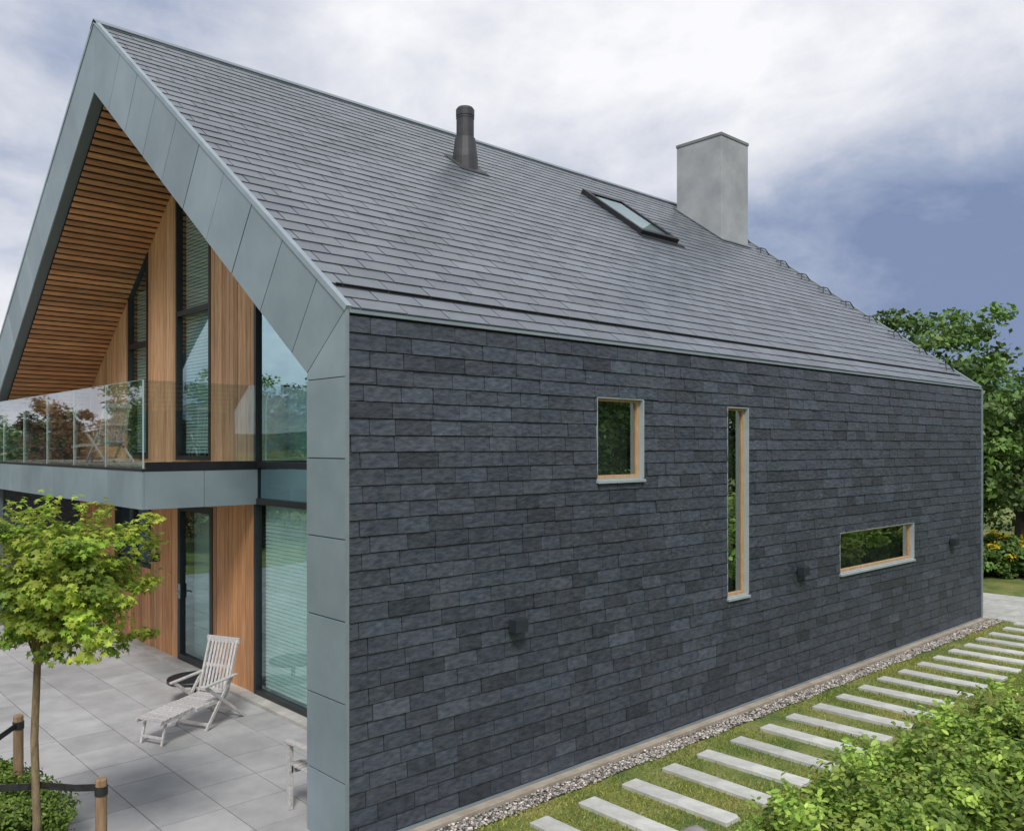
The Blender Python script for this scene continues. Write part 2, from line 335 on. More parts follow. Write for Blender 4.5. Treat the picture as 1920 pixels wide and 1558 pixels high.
# ================================================================ HOUSE
house=empty('house',(0,0,0),0,'slate clad gabled house with zinc edges and cedar facade','house')
LEN=14.1; W=12.66; HY=6.33; E=4.42; SL=0.728; TH=math.atan(SL); CT,ST=math.cos(TH),math.sin(TH); SLEN=HY/CT; DV=0.95
zi=lambda y:(E-DV+SL*min(y,W-y))
holes=[(3.04,3.81,2.94,3.82),(5.46,5.93,1.41,3.79),(8.39,10.98,1.42,2.03)]
b=MB()
for (x0,x1,z0,z1) in rect_sub((0.15,LEN-0.02,-0.05,E-0.1),holes): b.box(x0,x1,0.004,0.34,z0,z1)
b.box(0.15,1.5,0.34,0.60,-0.05,3.6)
core=b.obj('wall','dark',house)
b=MB(); rows=31; ex=(E-0.05-0.05)/rows
for r in range(rows):
    z0=0.05+r*ex; z1=z0+ex-0.0045
    x=-0.2+(0.19 if r%2 else 0)+random.uniform(-0.05,0.05)
    while x<LEN:
        w=random.choice([0.38,0.38,0.38,0.34,0.30,0.43,0.26])
        tone=random.gauss(1,0.13)
        if random.random()<0.05: tone*=1.22
        if random.random()<0.08: tone*=0.75
        tone=max(0.55,tone); hue=random.uniform(-0.035,0.035)
        tn=(tone*(1+hue),tone,tone*(1-hue*0.6))
        jb=random.uniform(0,0.003); pr=random.uniform(-0.002,0.004); tl=random.uniform(-.002,.002)
        for (a0,a1,c0,c1) in rect_sub((max(x+0.004,0.02),min(x+w-0.004,LEN-0.04),z0+jb,z1),holes):
            fy=lambda z,e=0:-0.022-pr-e+0.010*(z-z0)/(z1-z0)
            b.hexa([(a0,fy(c0,tl),c0),(a1,fy(c0,-tl),c0+random.uniform(-.002,.003)),(a1,0.003,c0),(a0,0.003,c0),(a0,fy(c1,tl),c1),(a1,fy(c1,-tl),c1),(a1,0.003,c1),(a0,0.003,c1)],tn)
        x+=w
b.obj('slate_cladding','slate_wall',house)
b=MB()
b.box(0.15,LEN-0.02,W-0.34,W,-0.05,E-0.1); b.box(0.15,1.5,W-0.6,W-0.34,-0.05,3.6)
b.prism_x([(0.0,-0.05),(W,-0.05),(W,E-0.06),(HY,E+SL*HY-0.06),(0.0,E-0.06)],LEN-0.25,LEN-0.02)
b.obj('wall','slate_wall',house)
b=MB(); b.box(1.95,LEN-0.3,0.36,W-0.36,2.72,2.98); b.box(1.56,LEN-0.3,0.36,W-0.36,-0.04,0.02); b.box(6.6,6.7,0.36,W-0.36,0.02,2.72)
b.prism_x([(0.36,2.98),(W-0.36,2.98),(W-0.36,3.6),(HY,zi(HY)),(0.36,3.6)],6.6,6.7)
b.box(1.95,6.6,4.45,4.55,0.02,2.72)
b.obj('interior_wall','plaster',house)

def RS(x,s,h,left=False):
    y=s*CT-h*ST; z=E+s*ST+h*CT
    return (x,W-y if left else y,z)
roof=MB()
for left in (False,True):
    q=[(0.0,E-0.03),(HY,E+SL*HY-0.03),(HY,zi(HY)+0.05),(0.62,zi(0.62)+0.05),(0.0,3.95)]
    if left: q=[(W-y,z) for y,z in q][::-1]
    roof.prism_x(q,0.03,LEN-0.02)
roofo=roof.obj('roof','dark',house)
b=MB(); exr=0.212
courses=[(0.015,0.205),(0.205,0.392)]
s=0.44
while s<SLEN-0.06:
    courses.append((s,min(s+exr,SLEN-0.03))); s+=exr
for left in (False,True):
    for r,(s0,s1) in enumerate(courses):
        x=-0.3+(0.235 if r%2 else 0)+random.uniform(-.03,.03)
        while x<LEN:
            w=0.47
            tone=max(0.6,random.gauss(1,0.06)); 
            if random.random()<0.03: tone*=0.87
            a0,a1=max(x+0.0065,0.05),min(x+w-0.0065,LEN-0.03)
            if a1-a0>0.02:
                j=random.uniform(-.001,0.002); sj=random.uniform(0,0.004)
                b.hexa([RS(a0,s0+sj,-0.01,left),RS(a1,s0+sj,-0.01,left),RS(a1,s1-.007,-0.01,left),RS(a0,s1-.007,-0.01,left),
                        RS(a0,s0+sj,0.0135+j,left),RS(a1,s0+sj,0.0135+j,left),RS(a1,s1-.007,0.005+j,left),RS(a0,s1-.007,0.005+j,left)],tone)
            x+=w
b.obj('roof_slates','slate_roof',roofo)
b=MB()
b.hexa([RS(0.12,0.390,-0.02),RS(LEN-0.3,0.390,-0.02),RS(LEN-0.3,0.44,-0.02),RS(0.12,0.44,-0.02),RS(0.12,0.390,0.003),RS(LEN-0.3,0.390,0.003),RS(LEN-0.3,0.44,0.003),RS(0.12,0.44,0.003)])
b.hexa([RS(0.12,0.430,0.012),RS(LEN-0.3,0.430,0.012),RS(LEN-0.3,0.442,0.012),RS(0.12,0.442,0.012),RS(0.12,0.430,0.022),RS(LEN-0.3,0.430,0.022),RS(LEN-0.3,0.442,0.022),RS(0.12,0.442,0.022)])
b.obj('gutter','black_metal',roofo)
for k in range(12):
    s0=0.55+k*0.62; b=MB()
    p=[RS(LEN-.50,s0,.02),RS(LEN-.42,s0+.12,.09),RS(LEN-.22,s0+.12,.09),RS(LEN-.14,s0,.02)]
    for a_,c_ in zip(p[:-1],p[1:]): b.beam(a_,c_,.016,.016)
    b.beam(RS(LEN-.32,s0+.12,.09),RS(LEN-.32,s0+.26,.02),.016,.016)
    b.obj('snow_guard','black_metal',roofo)

# zinc fascia
b=MB(); w=DV*CT
def Opt(s): return (s*CT,E+s*ST)
def Ipt(s): return (s*CT+w*ST,E+s*ST-w*CT)
polys=[]
se=[0.55+0.75*k for k in range(9)]
El=(0.63,E-DV+SL*0.63)
polys.append([Opt(0),Opt(se[0]),Ipt(se[0]),El])
for a0,a1 in zip(se[:-1],se[1:]): polys.append([Opt(a0),Opt(a1),Ipt(a1),Ipt(a0)])
polys.append([Opt(se[-1]),(HY,E+SL*HY),(HY,E+SL*HY-DV),Ipt(se[-1])])
zs=[3.87,3.2,2.54,1.87,1.2,0.55,0.0]
polys.append([Opt(0),El,(0.63,3.87),(0,3.87)])
for a0,a1 in zip(zs[:-1],zs[1:]): polys.append([(0,a0),(0.63,a0),(0.63,a1),(0,a1)])
def shrink(p,d=0.005):
    cy=sum(q[0] for q in p)/len(p); cz=sum(q[1] for q in p)/len(p); out=[]
    for y,z in p:
        dy,dz=cy-y,cz-z; l=math.hypot(dy,dz); out.append((y+dy/l*d*1.4,z+dz/l*d*1.4))
    return out
for left in (False,True):
    for p in polys:
        q=shrink(p)
        if left: q=[(W-y,z) for y,z in q]
        tn=random.uniform(0.88,1.08); tw=random.uniform(-0.002,0.002)
        b.prism_x(q,tw,0.03,tn)
fo=b.obj('fascia','zinc',house,bevel=0.002)
b=MB()
for left in (False,True):
    for q in ([(0.004,0.0),(0.626,0.0),(0.626,El[1]),(0.004,E-0.004)],[(0.004,E-0.004),(0.626,El[1]),(HY,zi(HY)+0.004),(HY,E+SL*HY-0.006)]):
        if left: q=[(W-y,z) for y,z in q]
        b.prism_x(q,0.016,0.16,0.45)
b.obj('fascia_reveal','zinc',house)
b=MB()
for left in (False,True):
    for (xa,xb) in ((-0.010,0.045),(LEN-0.05,LEN+0.012)):
        b.hexa([RS(xa,-0.01,-0.015,left),RS(xb,-0.01,-0.015,left),RS(xb,SLEN+0.0,-0.015,left),RS(xa,SLEN+0.0,-0.015,left),RS(xa,-0.01,0.034,left),RS(xb,-0.01,0.034,left),RS(xb,SLEN+0.0,0.034,left),RS(xa,SLEN+0.0,0.034,left)],0.95)
b.box(0.02,LEN,-0.034,0.0,E-0.034,E-0.006,0.85)
b.box(0.02,LEN,-0.036,0.002,0.005,0.04,0.8)
b.box(LEN-0.04,LEN+0.012,-0.04,0.002,0.04,E-0.034,0.85)
b.box(-0.004,0.018,-0.026,0.002,0.0,E-0.01,0.8)
b.obj('edge_trim','zinc_light',house)
b=MB()
for left in (False,True):
    b.hexa([RS(-0.01,SLEN-0.13,0.012,left),RS(LEN+.01,SLEN-0.13,0.012,left),RS(LEN+.01,SLEN+0.01,0.0,left),RS(-0.01,SLEN+0.01,0.0,left),RS(-0.01,SLEN-0.13,0.036,left),RS(LEN+.01,SLEN-0.13,0.036,left),RS(LEN+.01,SLEN+0.025,0.036,left),RS(-0.01,SLEN+0.025,0.036,left)],0.62)
b.obj('ridge_cap','zinc_light',roofo)

# soffit boards: thin slats with open joints over a dark backing
b=MB(); pitch=0.118
for left in (False,True):
    s=0.0
    while True:
        s0=(0.66/CT)+s
        if (s0+pitch)*CT>HY: break
        def Q(x,ss,h):
            y=ss*CT; z=E-DV+ss*ST-h; return (x,W-y if left else y,z)
        s1=s0+pitch-0.050
        b.hexa([Q(0.16,s0,0.052),Q(1.52,s0,0.052),Q(1.52,s1,0.052),Q(0.16,s1,0.052),Q(0.16,s0,0.034),Q(1.52,s0,0.034),Q(1.52,s1,0.034),Q(0.16,s1,0.034)],random.uniform(0.7,1.2))
        s+=pitch
b.obj('soffit','soffit',house)
b=MB()
for left in (False,True):
    q=[(0.64,zi(0.64)+.04),(HY,zi(HY)+.04),(HY,zi(HY)-.030),(0.64,zi(0.64)-.030)]
    if left: q=[(W-y,z) for y,z in q]
    b.prism_x(q,.155,1.56)
b.obj('soffit_backing','dark',house)

# facade
FX=1.5
b=MB()
def boards(y0,y1,z0,z1,low=False):
    n=max(1,round((y1-y0)/0.125)); bw=(y1-y0)/n
    for i in range(n):
        a=y0+i*bw; c=a+bw
        za=min(z1,zi(a)); zc=min(z1,zi(c))
        if max(za,zc)<=z0+0.05: continue
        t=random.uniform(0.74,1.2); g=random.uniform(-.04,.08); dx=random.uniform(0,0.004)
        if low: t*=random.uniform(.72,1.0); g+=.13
        b.prism_x([(a+0.004,z0),(c-0.004,z0),(c-0.004,max(zc,z0+.02)),(a+0.004,max(za,z0+.02))],FX-0.02-dx,FX+0.02,(t,t*(1-g),t*(1-g*2.2)))
UP=[(4.62,5.99),(7.25,8.43),(9.35,12.05)]
for a,c in UP: boards(a,c,2.9,12)
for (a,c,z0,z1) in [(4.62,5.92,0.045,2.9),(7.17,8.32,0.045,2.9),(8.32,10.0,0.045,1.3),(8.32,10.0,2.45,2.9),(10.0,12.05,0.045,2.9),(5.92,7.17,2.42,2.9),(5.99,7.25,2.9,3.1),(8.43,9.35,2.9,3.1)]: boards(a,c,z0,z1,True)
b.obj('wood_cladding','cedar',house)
b=MB()
def corepanel(y0,y1,z0,z1):
    b.prism_x([(y0,z0),(y1,z0),(y1,min(z1,zi(y1)+.04)),(y0,min(z1,zi(y0)+.04))],FX+0.022,FX+0.14)
for a,c in UP: corepanel(a,c,2.9,12)
for (a,c,z0,z1) in [(4.62,5.92,0,2.9),(7.17,8.32,0,2.9),(8.32,10.0,0,1.3),(8.32,10.0,2.45,2.9),(10.0,12.3,0,2.9),(5.92,7.17,2.42,2.9),(5.99,7.25,2.9,3.1),(8.43,9.35,2.9,3.1)]: corepanel(a,c,z0,z1)
b.obj('wall','dark',house)

def facade_window(y0,y1,z0,z1,transoms=(),mull=(),name='window',fw=0.06,split=None,gmat='glass'):
    ztop=lambda y:min(z1,zi(y)+0.01)
    f=MB(); xa,xb=FX-0.035,FX+0.05
    f.prism_x([(y0,z0),(y0+fw,z0),(y0+fw,ztop(y0+fw)),(y0,ztop(y0))],xa,xb)
    f.prism_x([(y1-fw,z0),(y1,z0),(y1,ztop(y1)),(y1-fw,ztop(y1-fw))],xa,xb)
    f.box(xa+.001,xb-.001,y0+fw,y1-fw,z0,z0+fw)
    f.prism_x([(y0+fw,ztop(y0+fw)-fw*1.1),(y1-fw,ztop(y1-fw)-fw*1.1),(y1-fw,ztop(y1-fw)),(y0+fw,ztop(y0+fw))],xa+.001,xb-.001)
    for tz in transoms: f.box(xa+.002,xb-.002,y0+fw,y1-fw,tz-0.04,tz+0.04)
    for my in mull: f.prism_x([(my-0.035,z0+fw),(my+0.035,z0+fw),(my+0.035,ztop(my+.035)),(my-0.035,ztop(my-.035))],xa+.004,xb-.004)
    wo=f.obj(name,'black_metal',house)
    zb=z0+fw*.5
    if split:
        g=MB(); g.poly([(FX+0.01,y0+fw*.5,zb),(FX+0.01,y1-fw*.5,zb),(FX+0.01,y1-fw*.5,split),(FX+0.01,y0+fw*.5,split)]); g.obj('glass','glass',wo); zb=split
    g=MB(); g.poly([(FX+0.01,y0+fw*.5,zb),(FX+0.01,y1-fw*.5,zb),(FX+0.01,y1-fw*.5,ztop(y1)-0.03),(FX+0.01,y0+fw*.5,ztop(y0)-0.03)])
    g.obj('glass',gmat,wo)
    return wo
w1=facade_window(8.43,9.35,3.1,12,transoms=(5.0,),gmat='glass')
w2=facade_window(5.99,7.25,3.1,12,transoms=(5.33,))
w3=facade_window(0.62,4.62,0.045,12,transoms=(2.58,3.06),mull=(2.55,),split=2.58,gmat='glass_coated')
w4=facade_window(8.32,10.0,1.3,2.45,mull=(9.1,))
door=facade_window(5.92,7.17,0.045,2.42,name='door',fw=0.09)
h=MB(); h.tube([(FX-0.035,7.09,1.08),(FX-0.085,7.09,1.08)],[0.012,0.012],8); h.tube([(FX-0.085,7.095,1.08),(FX-0.085,6.97,1.08)],[0.011,0.011],8); h.box(FX-0.045,FX-0.034,7.065,7.115,0.98,1.2)
h.obj('handle','zinc_light',door)
def blinds(y0,y1,z0,z1,x=FX+0.10,parent=None,p=0.055,tone=1.0,cover=0.8,dxx=.022):
    q=MB(); z=z0
    while z<z1:
        ya,yb=y0,y1
        if zi(ya)<z+0.05: ya=(z+0.05-(E-DV))/SL
        if W/2<yb and zi(yb)<z+0.05: yb=W-(z+0.05-(E-DV))/SL
        if yb-ya>0.1:
            hh=p*cover
            q.hexa([(x,ya,z),(x,yb,z),(x+dxx,yb,z+hh),(x+dxx,ya,z+hh),(x+.003,ya,z),(x+.003,yb,z),(x+dxx+.003,yb,z+hh),(x+dxx+.003,ya,z+hh)],tone*random.uniform(0.95,1.04))
        z+=p
    q.obj('blind','blind',parent)
blinds(6.06,7.18,3.2,7.4,parent=w2,tone=0.85,p=.05,cover=.88,dxx=.012); blinds(8.5,9.28,3.2,5.9,parent=w1,tone=0.75,p=.05,cover=.88,dxx=.012)
blinds(0.7,2.5,0.12,2.54,parent=w3,p=.05,cover=.97,dxx=.01,tone=1.0); blinds(2.6,4.55,0.12,2.54,parent=w3,p=0.05,cover=.97,dxx=.01,tone=1.0)
q=MB(); q.box(FX+0.2,FX+0.21,6.0,7.1,0.1,2.35,0.62); q.obj('curtain','blind',door)
q=MB(); q.box(FX+0.3,FX+0.31,2.58,4.3,3.15,6.3,0.42); q.obj('curtain','blind',w3)
q=MB(); q.box(FX+0.2,FX+0.21,8.4,9.95,1.35,2.4,0.3); q.obj('curtain','blind',w4)

def side_window(x0,x1,z0,z1):
    f=MB(); t=0.010; ya,yb=-0.022,0.05
    f.box(x0,x1,ya,yb,z0,z0+t*1.5); f.box(x0+.0,x1,ya+.001,yb,z1-t,z1); f.box(x0,x0+t,ya+.002,yb,z0+t*1.5,z1-t); f.box(x1-t*1.8,x1,ya-.008,yb,z0+t*1.5,z1-t)
    wo=f.obj('window','zinc_frame',house)
    p=MB(); fw=0.026; a,c,d,e=x0+t,x1-t*1.8,z0+t*1.5,z1-t
    p.box(a,c,0.030,0.09,d,d+fw*1.4); p.box(a,c,0.030,0.09,e-fw,e); p.box(a,a+fw*.7,0.031,0.089,d+fw*1.4,e-fw); p.box(c-fw,c,0.031,0.089,d+fw*1.4,e-fw)
    p.obj('frame','pine',wo,bevel=0.002)
    g=MB(); g.poly([(a+.008,0.062,d+.015),(c-.012,0.062,d+.015),(c-.012,0.062,e-.012),(a+.008,0.062,e-.012)]); g.obj('glass','glass_side',wo)
    k=MB(); k.box(a,c,0.20,0.21,d,e,0.16); k.obj('blind','blind',wo)
    s=MB(); s.hexa([(x0-.01,-0.05,z0-.03),(x1+.01,-0.05,z0-.03),(x1+.01,0.0,z0-.02),(x0-.01,0.0,z0-.02),(x0-.01,-0.05,z0-.002),(x1+.01,-0.05,z0-.002),(x1+.01,0.0,z0+.006),(x0-.01,0.0,z0+.006)]); s.obj('sill','zinc_frame',wo)
for hx in holes: side_window(*hx)

# balcony
b=MB(); BY0=4.55; BY1=12.03; BZ0=2.54; BZ1=3.0
n=12; pw=(BY1-BY0)/n
for i in range(n):
    b.box(0.0,0.03,BY0+i*pw+0.003,BY0+(i+1)*pw-0.003,BZ0,BZ1,random.uniform(0.94,1.06))
for i in range(2): b.box(0.032+i*0.74,0.032+(i+1)*0.74-0.006-(0.02 if i else 0),BY0,BY0+0.03,BZ0,BZ1,random.uniform(0.94,1.04))
bal=b.obj('balcony','zinc',house,bevel=0.0015)
b=MB(); b.box(0.031,1.478,BY0+0.031,BY1,BZ0+0.01,BZ1+0.05); b.obj('balcony_deck','concrete',bal)
b=MB(); b.box(-0.005,0.05,BY0-0.005,BY1,BZ1+0.001,3.03); b.box(0.05,1.478,BY0-0.005,BY0+0.05,BZ1+0.001,3.11); b.obj('rail_channel','black_metal',bal)
ys=[BY0+0.012]+[5.91+1.36*i for i in range(5)]+[12.0]
gl_edge=mat('glass_edge',(0.40,0.50,0.49),(0.46,0.56,0.55),rough=0.2,bump=0,tone=False)
for a,c in zip(ys[:-1],ys[1:]):
    g=MB(); g.box(0.015,0.031,a+0.006,c-0.006,3.02,4.10); gp=g.obj('glass_panel','glass_rail',bal)
    g=MB(); g.box(0.014,0.032,a+.004,a+.009,3.03,4.10); g.box(0.014,0.032,a+.004,c-.004,4.10,4.104); g.obj('glass_edge',gl_edge,gp)
g=MB(); g.box(0.034,1.47,BY0+0.015,BY0+0.031,3.05,4.10); gp=g.obj('glass_panel','glass_rail',bal)
# chimney
b=MB(); cx0,cx1,cy0,cy1,cz=12.3,13.36,4.62,5.80,10.06
b.box(cx0,cx1,cy0,cy1,7.4,cz); ch=b.obj('chimney','chimney',roofo,bevel=0.006)
b=MB(); b.box(cx0-.015,cx1+.015,cy0-.015,cy1+.015,cz+.001,cz+.07,0.55); b.obj('chimney_cap','chimney',ch,bevel=0.008)
b=MB(); 
b.hexa([RS(cx0-.05,cy0/CT-.08,0.02),RS(cx1+.04,cy0/CT-.08,0.02),RS(cx1+.04,cy1/CT+.1,0.02),RS(cx0-.05,cy1/CT+.1,0.02),RS(cx0-.05,cy0/CT-.08,0.035),RS(cx1+.04,cy0/CT-.08,0.035),RS(cx1+.04,cy1/CT+.1,0.035),RS(cx0-.05,cy1/CT+.1,0.035)],.5)
b.obj('flashing','zinc_light',ch)
# vent pipe
b=MB(); vx,vy=5.17,4.72; vz=E+SL*vy
b.tube([(vx,vy,vz-.25),(vx,vy,vz+.10),(vx,vy,vz+.42)],[0.215,0.205,0.165],24)
b.tube([(vx,vy,vz+.42),(vx,vy,vz+.78)],[0.142,0.142],24)
b.tube([(vx,vy,vz+.78),(vx,vy,vz+.88)],[0.15,0.15],24); b.tube([(vx,vy,vz+.88),(vx,vy,vz+.92)],[0.152,0.125],24)
b.tube([(vx,vy,vz+.74),(vx,vy,vz+.755)],[0.148,0.148],24)
b.hexa([RS(vx-.3,vy/CT-.35,0.02),RS(vx+.3,vy/CT-.35,0.02),RS(vx+.3,vy/CT+.25,0.02),RS(vx-.3,vy/CT+.25,0.02),RS(vx-.25,vy/CT-.3,0.03),RS(vx+.25,vy/CT-.3,0.03),RS(vx+.25,vy/CT+.2,0.03),RS(vx-.25,vy/CT+.2,0.03)])
b.obj('vent_pipe','vent',roofo)
# skylight
b=MB(); kx0,kx1,ks0,ks1=8.22,9.3,3.58/CT,5.0/CT
def rbox(b,x0,x1,s0,s1,h0,h1,t=1):
    b.hexa([RS(x0,s0,h0),RS(x1,s0,h0),RS(x1,s1,h0),RS(x0,s1,h0),RS(x0,s0,h1),RS(x1,s0,h1),RS(x1,s1,h1),RS(x0,s1,h1)],t)
rbox(b,kx0,kx0+.08,ks0,ks1,0,.10); rbox(b,kx1-.08,kx1,ks0,ks1,0,.10); rbox(b,kx0+.08,kx1-.08,ks0,ks0+.12,0,.099); rbox(b,kx0+.08,kx1-.08,ks1-.14,ks1,0,.099)
rbox(b,kx0-.08,kx1+.08,ks0-.14,ks0,0.014,.03)
sk=b.obj('skylight','black_metal',roofo)
b=MB(); b.poly([RS(kx0+.08,ks0+.12,.08),RS(kx1-.08,ks0+.12,.08),RS(kx1-.08,ks1-.14,.08),RS(kx0+.08,ks1-.14,.08)]); b.obj('glass',glassmat('skylight_glass',(0.5,0.55,0.55),0.10,0.8),sk)
b=MB(); b.poly([RS(kx0+.08,ks0+.12,.03),RS(kx1-.08,ks0+.12,.03),RS(kx1-.08,ks0+.75,.03),RS(kx0+.08,ks0+.75,.03)],.45); b.obj('blind','blind',sk)
def lamp(x,y,z,facade=False):
    b=MB()
    if facade: b.box(x-.13,x-.02,y-.08,y+.08,z-.06,z+.06)
    else:
        b.box(x-.08,x+.08,-.145,-.045,z-.065,z+.055); b.box(x-.05,x+.05,-.05,-.015,z-.05,z+.04)
        b.tube([(x,-.10,z-.075),(x,-.10,z-.064)],[0.035,0.035],14)
    o=b.obj('wall_lamp','lamp_metal',house,bevel=0.003)
lamp(1.84,0,1.61); lamp(7.2,0,1.6); lamp(12.55,0,1.6); lamp(FX,8.0,1.52,True)

# ================================================================ FURNITURE
def steamer(loc,rot,label,sc=0.92):
    e=empty('deck_chair',loc,rot,label,'chair'); e.scale=(sc,sc,sc)
    hw=0.26
    b=MB()
    for i in range(8):
        x=-0.08+0.062*i; b.box(x,x+0.045,-hw+.03,hw-.03,0.345-0.004*i,0.362-0.004*i,random.uniform(.85,1.1))
    for s in (-1,1): b.beam((-0.12,s*(hw-.03),0.33),(0.44,s*(hw-.03),0.31),0.025,0.045)
    b.obj('seat','teak',e,bevel=.002)
    b=MB(); A=Vector((-0.10,0,0.36)); B=Vector((-0.30,0,1.02))
    for s in (-1,1): b.beam(A+Vector((0,s*(hw-.03),0)),B+Vector((0,s*(hw-.03),0)),0.03,0.035)
    for i in range(7): 
        y=-0.17+0.0567*i; b.beam(A+Vector((0,y,0)),B+Vector((0,y,0)),0.034,0.014,random.uniform(.85,1.1))
    b.beam(B+Vector((0,-hw-.01,0)),B+Vector((0,hw+.01,0)),0.03,0.075); b.beam(A+Vector((0,-hw+.03,0.04)),A+Vector((0,hw-.03,0.04)),0.03,0.05)
    M_=(A+B)/2; b.beam(M_+Vector((-.01,-hw+.03,0)),M_+Vector((-.01,hw-.03,0)),0.02,0.04)
    b.obj('backrest','teak',e,bevel=.002)
    b=MB()
    for s in (-1,1): b.beam((0.44,s*0.19,0.315),(0.98,s*0.19,0.28),0.022,0.04)
    for i in range(9): x=0.46+0.058*i; b.box(x,x+.042,-.205,.205,0.333-.004*i,0.348-.004*i,random.uniform(.85,1.1))
    for s in (-1,1): b.beam((0.86,s*.165,0.28),(0.93,s*.165,0.0),0.03,0.025)
    b.beam((0.915,-.165,0.09),(0.915,.165,.09),.02,.03)
    b.obj('leg_rest','teak',e,bevel=.002)
    for s in (-1,1):
        b=MB(); b.beam((-0.24,s*(hw+.01),0.60),(0.36,s*(hw+.01),0.565),0.055,0.022); b.obj('armrest','teak',e,bevel=.004)
        b=MB(); b.beam((-0.42,s*(hw),0.0),(0.30,s*(hw),0.555),0.024,0.042); b.obj('leg','teak',e,bevel=.003)
        b=MB(); b.beam((0.30,s*(hw-.005),0.0),(-0.17,s*(hw-.005),0.585),0.022,0.042); b.obj('leg','teak',e,bevel=.003)
    for (x,z) in ((-0.36,.06),(0.24,.07)):
        b=MB(); b.beam((x,-hw,z),(x,hw,z),.022,.035); b.obj('stretcher','teak',e)
    return e
steamer((0.57,4.00,0.0),math.radians(203.5),'weathered grey teak deck chair with leg rest on terrace')
steamer((0.72,8.0,3.052),math.radians(100),'weathered teak deck chair behind the balcony glass',.85)
e=empty('bench',(0.06,0.66,0.0),0,'weathered grey teak bench with slatted seat and armrests','bench')
b=MB()
for i in range(6): b.box(0.03,1.2,0.05+.068*i,0.05+.068*i+.05,0.40,0.42,random.uniform(.85,1.1))
b.box(0.03,1.2,.40,.43,.33,.398); b.obj('seat','teak',e,bevel=.002)
b=MB()
for i in range(14): b.box(0.06+.083*i,0.06+.083*i+.045,0.02,0.036,.45,.82,random.uniform(.85,1.1))
b.box(0.0,1.23,.012,.046,.82,.89); b.box(0.03,1.2,.012,.04,.42,.46); b.obj('backrest','teak',e,bevel=.002)
for x in (0.0,1.18):
    b=MB(); b.beam((x+.025,0.0,.63),(x+.025,.48,.61),.06,.025); b.obj('armrest','teak',e,bevel=.003)
    for y in (0.01,0.40): 
        b=MB(); b.box(x+.005,x+.05,y,y+.05,0,.60 if y>.2 else .85); b.obj('leg','teak',e,bevel=.003)
e=empty('side_table',(0.80,4.95,0),0,'low round black metal table beside the deck chair','table')
b=MB(); b.tube([(0,0,.27),(0,0,.305)],[.33,.33],40); b.tube([(0,0,.305),(0,0,.315)],[.33,.325],40); b.obj('table_top','black_metal',e)
b=MB(); b.tube([(0,0,0),(0,0,.02),(0,0,.03),(0,0,.27)],[.22,.22,.03,.03],24); b.obj('pedestal','black_metal',e)

stakes=[(-1.69,0.60,0.88),(-1.80,2.46,0.94),(-2.75,1.45,0.90)]
for i,(x,y,zt) in enumerate(stakes):
    e=empty('tree_stake',(x,y,0),0.3*i,'round brown wooden stake supporting the young maple','stake','wooden tree stakes')
    b=MB(); b.tube([(0,0,-.05),(0,0,zt-.01),(0,0,zt)],[.042,.040,.034],14); b.obj('post','stake',e)
    b=MB(); b.tube([(0,0,zt-.12),(0,0,zt-.055)],[.046,.046],14); b.obj('strap_band','rubber',e)
def strap(pts,label):
    b=MB()
    for p,q in zip(pts[:-1],pts[1:]): b.beam(p,q,0.008,0.05)
    o=b.obj('tree_strap','rubber'); tag(o,label,'strap','rubber tree straps')
tx,ty=-1.985,1.14
strap([(-1.69,.645,.80),(-1.80,0.85,.765),(-1.93,1.12,.74),(-1.97,1.18,.74),(-2.03,1.18,.74),(-2.35,1.3,.77),(-2.72,1.45,.81)],'black rubber strap tying maple trunk to stakes')
strap([(-1.83,2.42,.86),(-2.2,2.0,.82),(-2.72,1.50,.83)],'black rubber strap running between two wooden stakes')

# ================================================================ MAPLE
e=empty('maple_tree',(tx,ty,0),0,'young ball headed maple with yellow green leaves beside the terrace','tree')
me,C=leafy('crown',(0.13,-0.12,2.25),(0.67,0.67,0.52),200,68,0.145,0.054,MAPLE,'leaf_maple',8,shell=0.22,flat=0.42,bias=0.66,bright=(0.5,1.35),lump=.22,sprigs=130,splen=.15)
b=MB(); b.tube([(0,0,-.05),(0.005,0,.5),(-.01,.01,1.1),(.01,0,1.7),(.05,-.04,2.1)],[.034,.030,.028,.025,.018],12)
for i in range(30):
    c=Vector(C[i*6]); a=Vector((.01,0,random.uniform(1.6,1.95))); mid=a.lerp(c,.5)+Vector((0,0,.06)); b.tube([a,mid,c],[.011,.007,.003],5)
b.obj('trunk','bark',e,smooth=True)
meshobj('crown',me,e)

mb,Cb=leafy('foliage',(0,0,.26),(.34,.34,.26),90,75,.10,.035,OVATE,'leaf_box',11,shell=.55,flat=.9)
def small_shrub(loc,s,label,i):
    e=empty('low_shrub',loc,i*1.3,label,'shrub'); e.scale=(s,s,s)
    b=MB()
    for k in range(10):
        c=Vector(Cb[k*9]); b.tube([(0,0,-.02),c*.5,c],[.012,.008,.003],5)
    b.obj('stem','bark_dark',e); meshobj('foliage',mb,e)
for i,(l,s) in enumerate([((-1.92,2.25,0),1.0),((-2.25,1.95,0),1.1),((-1.86,1.75,0),0.9),((-2.1,2.75,0),1.05),((-2.5,2.6,0),1.1),((-1.95,3.1,0),.8)]):
    small_shrub(l,s,'small clipped green shrub in the planting bed',i)

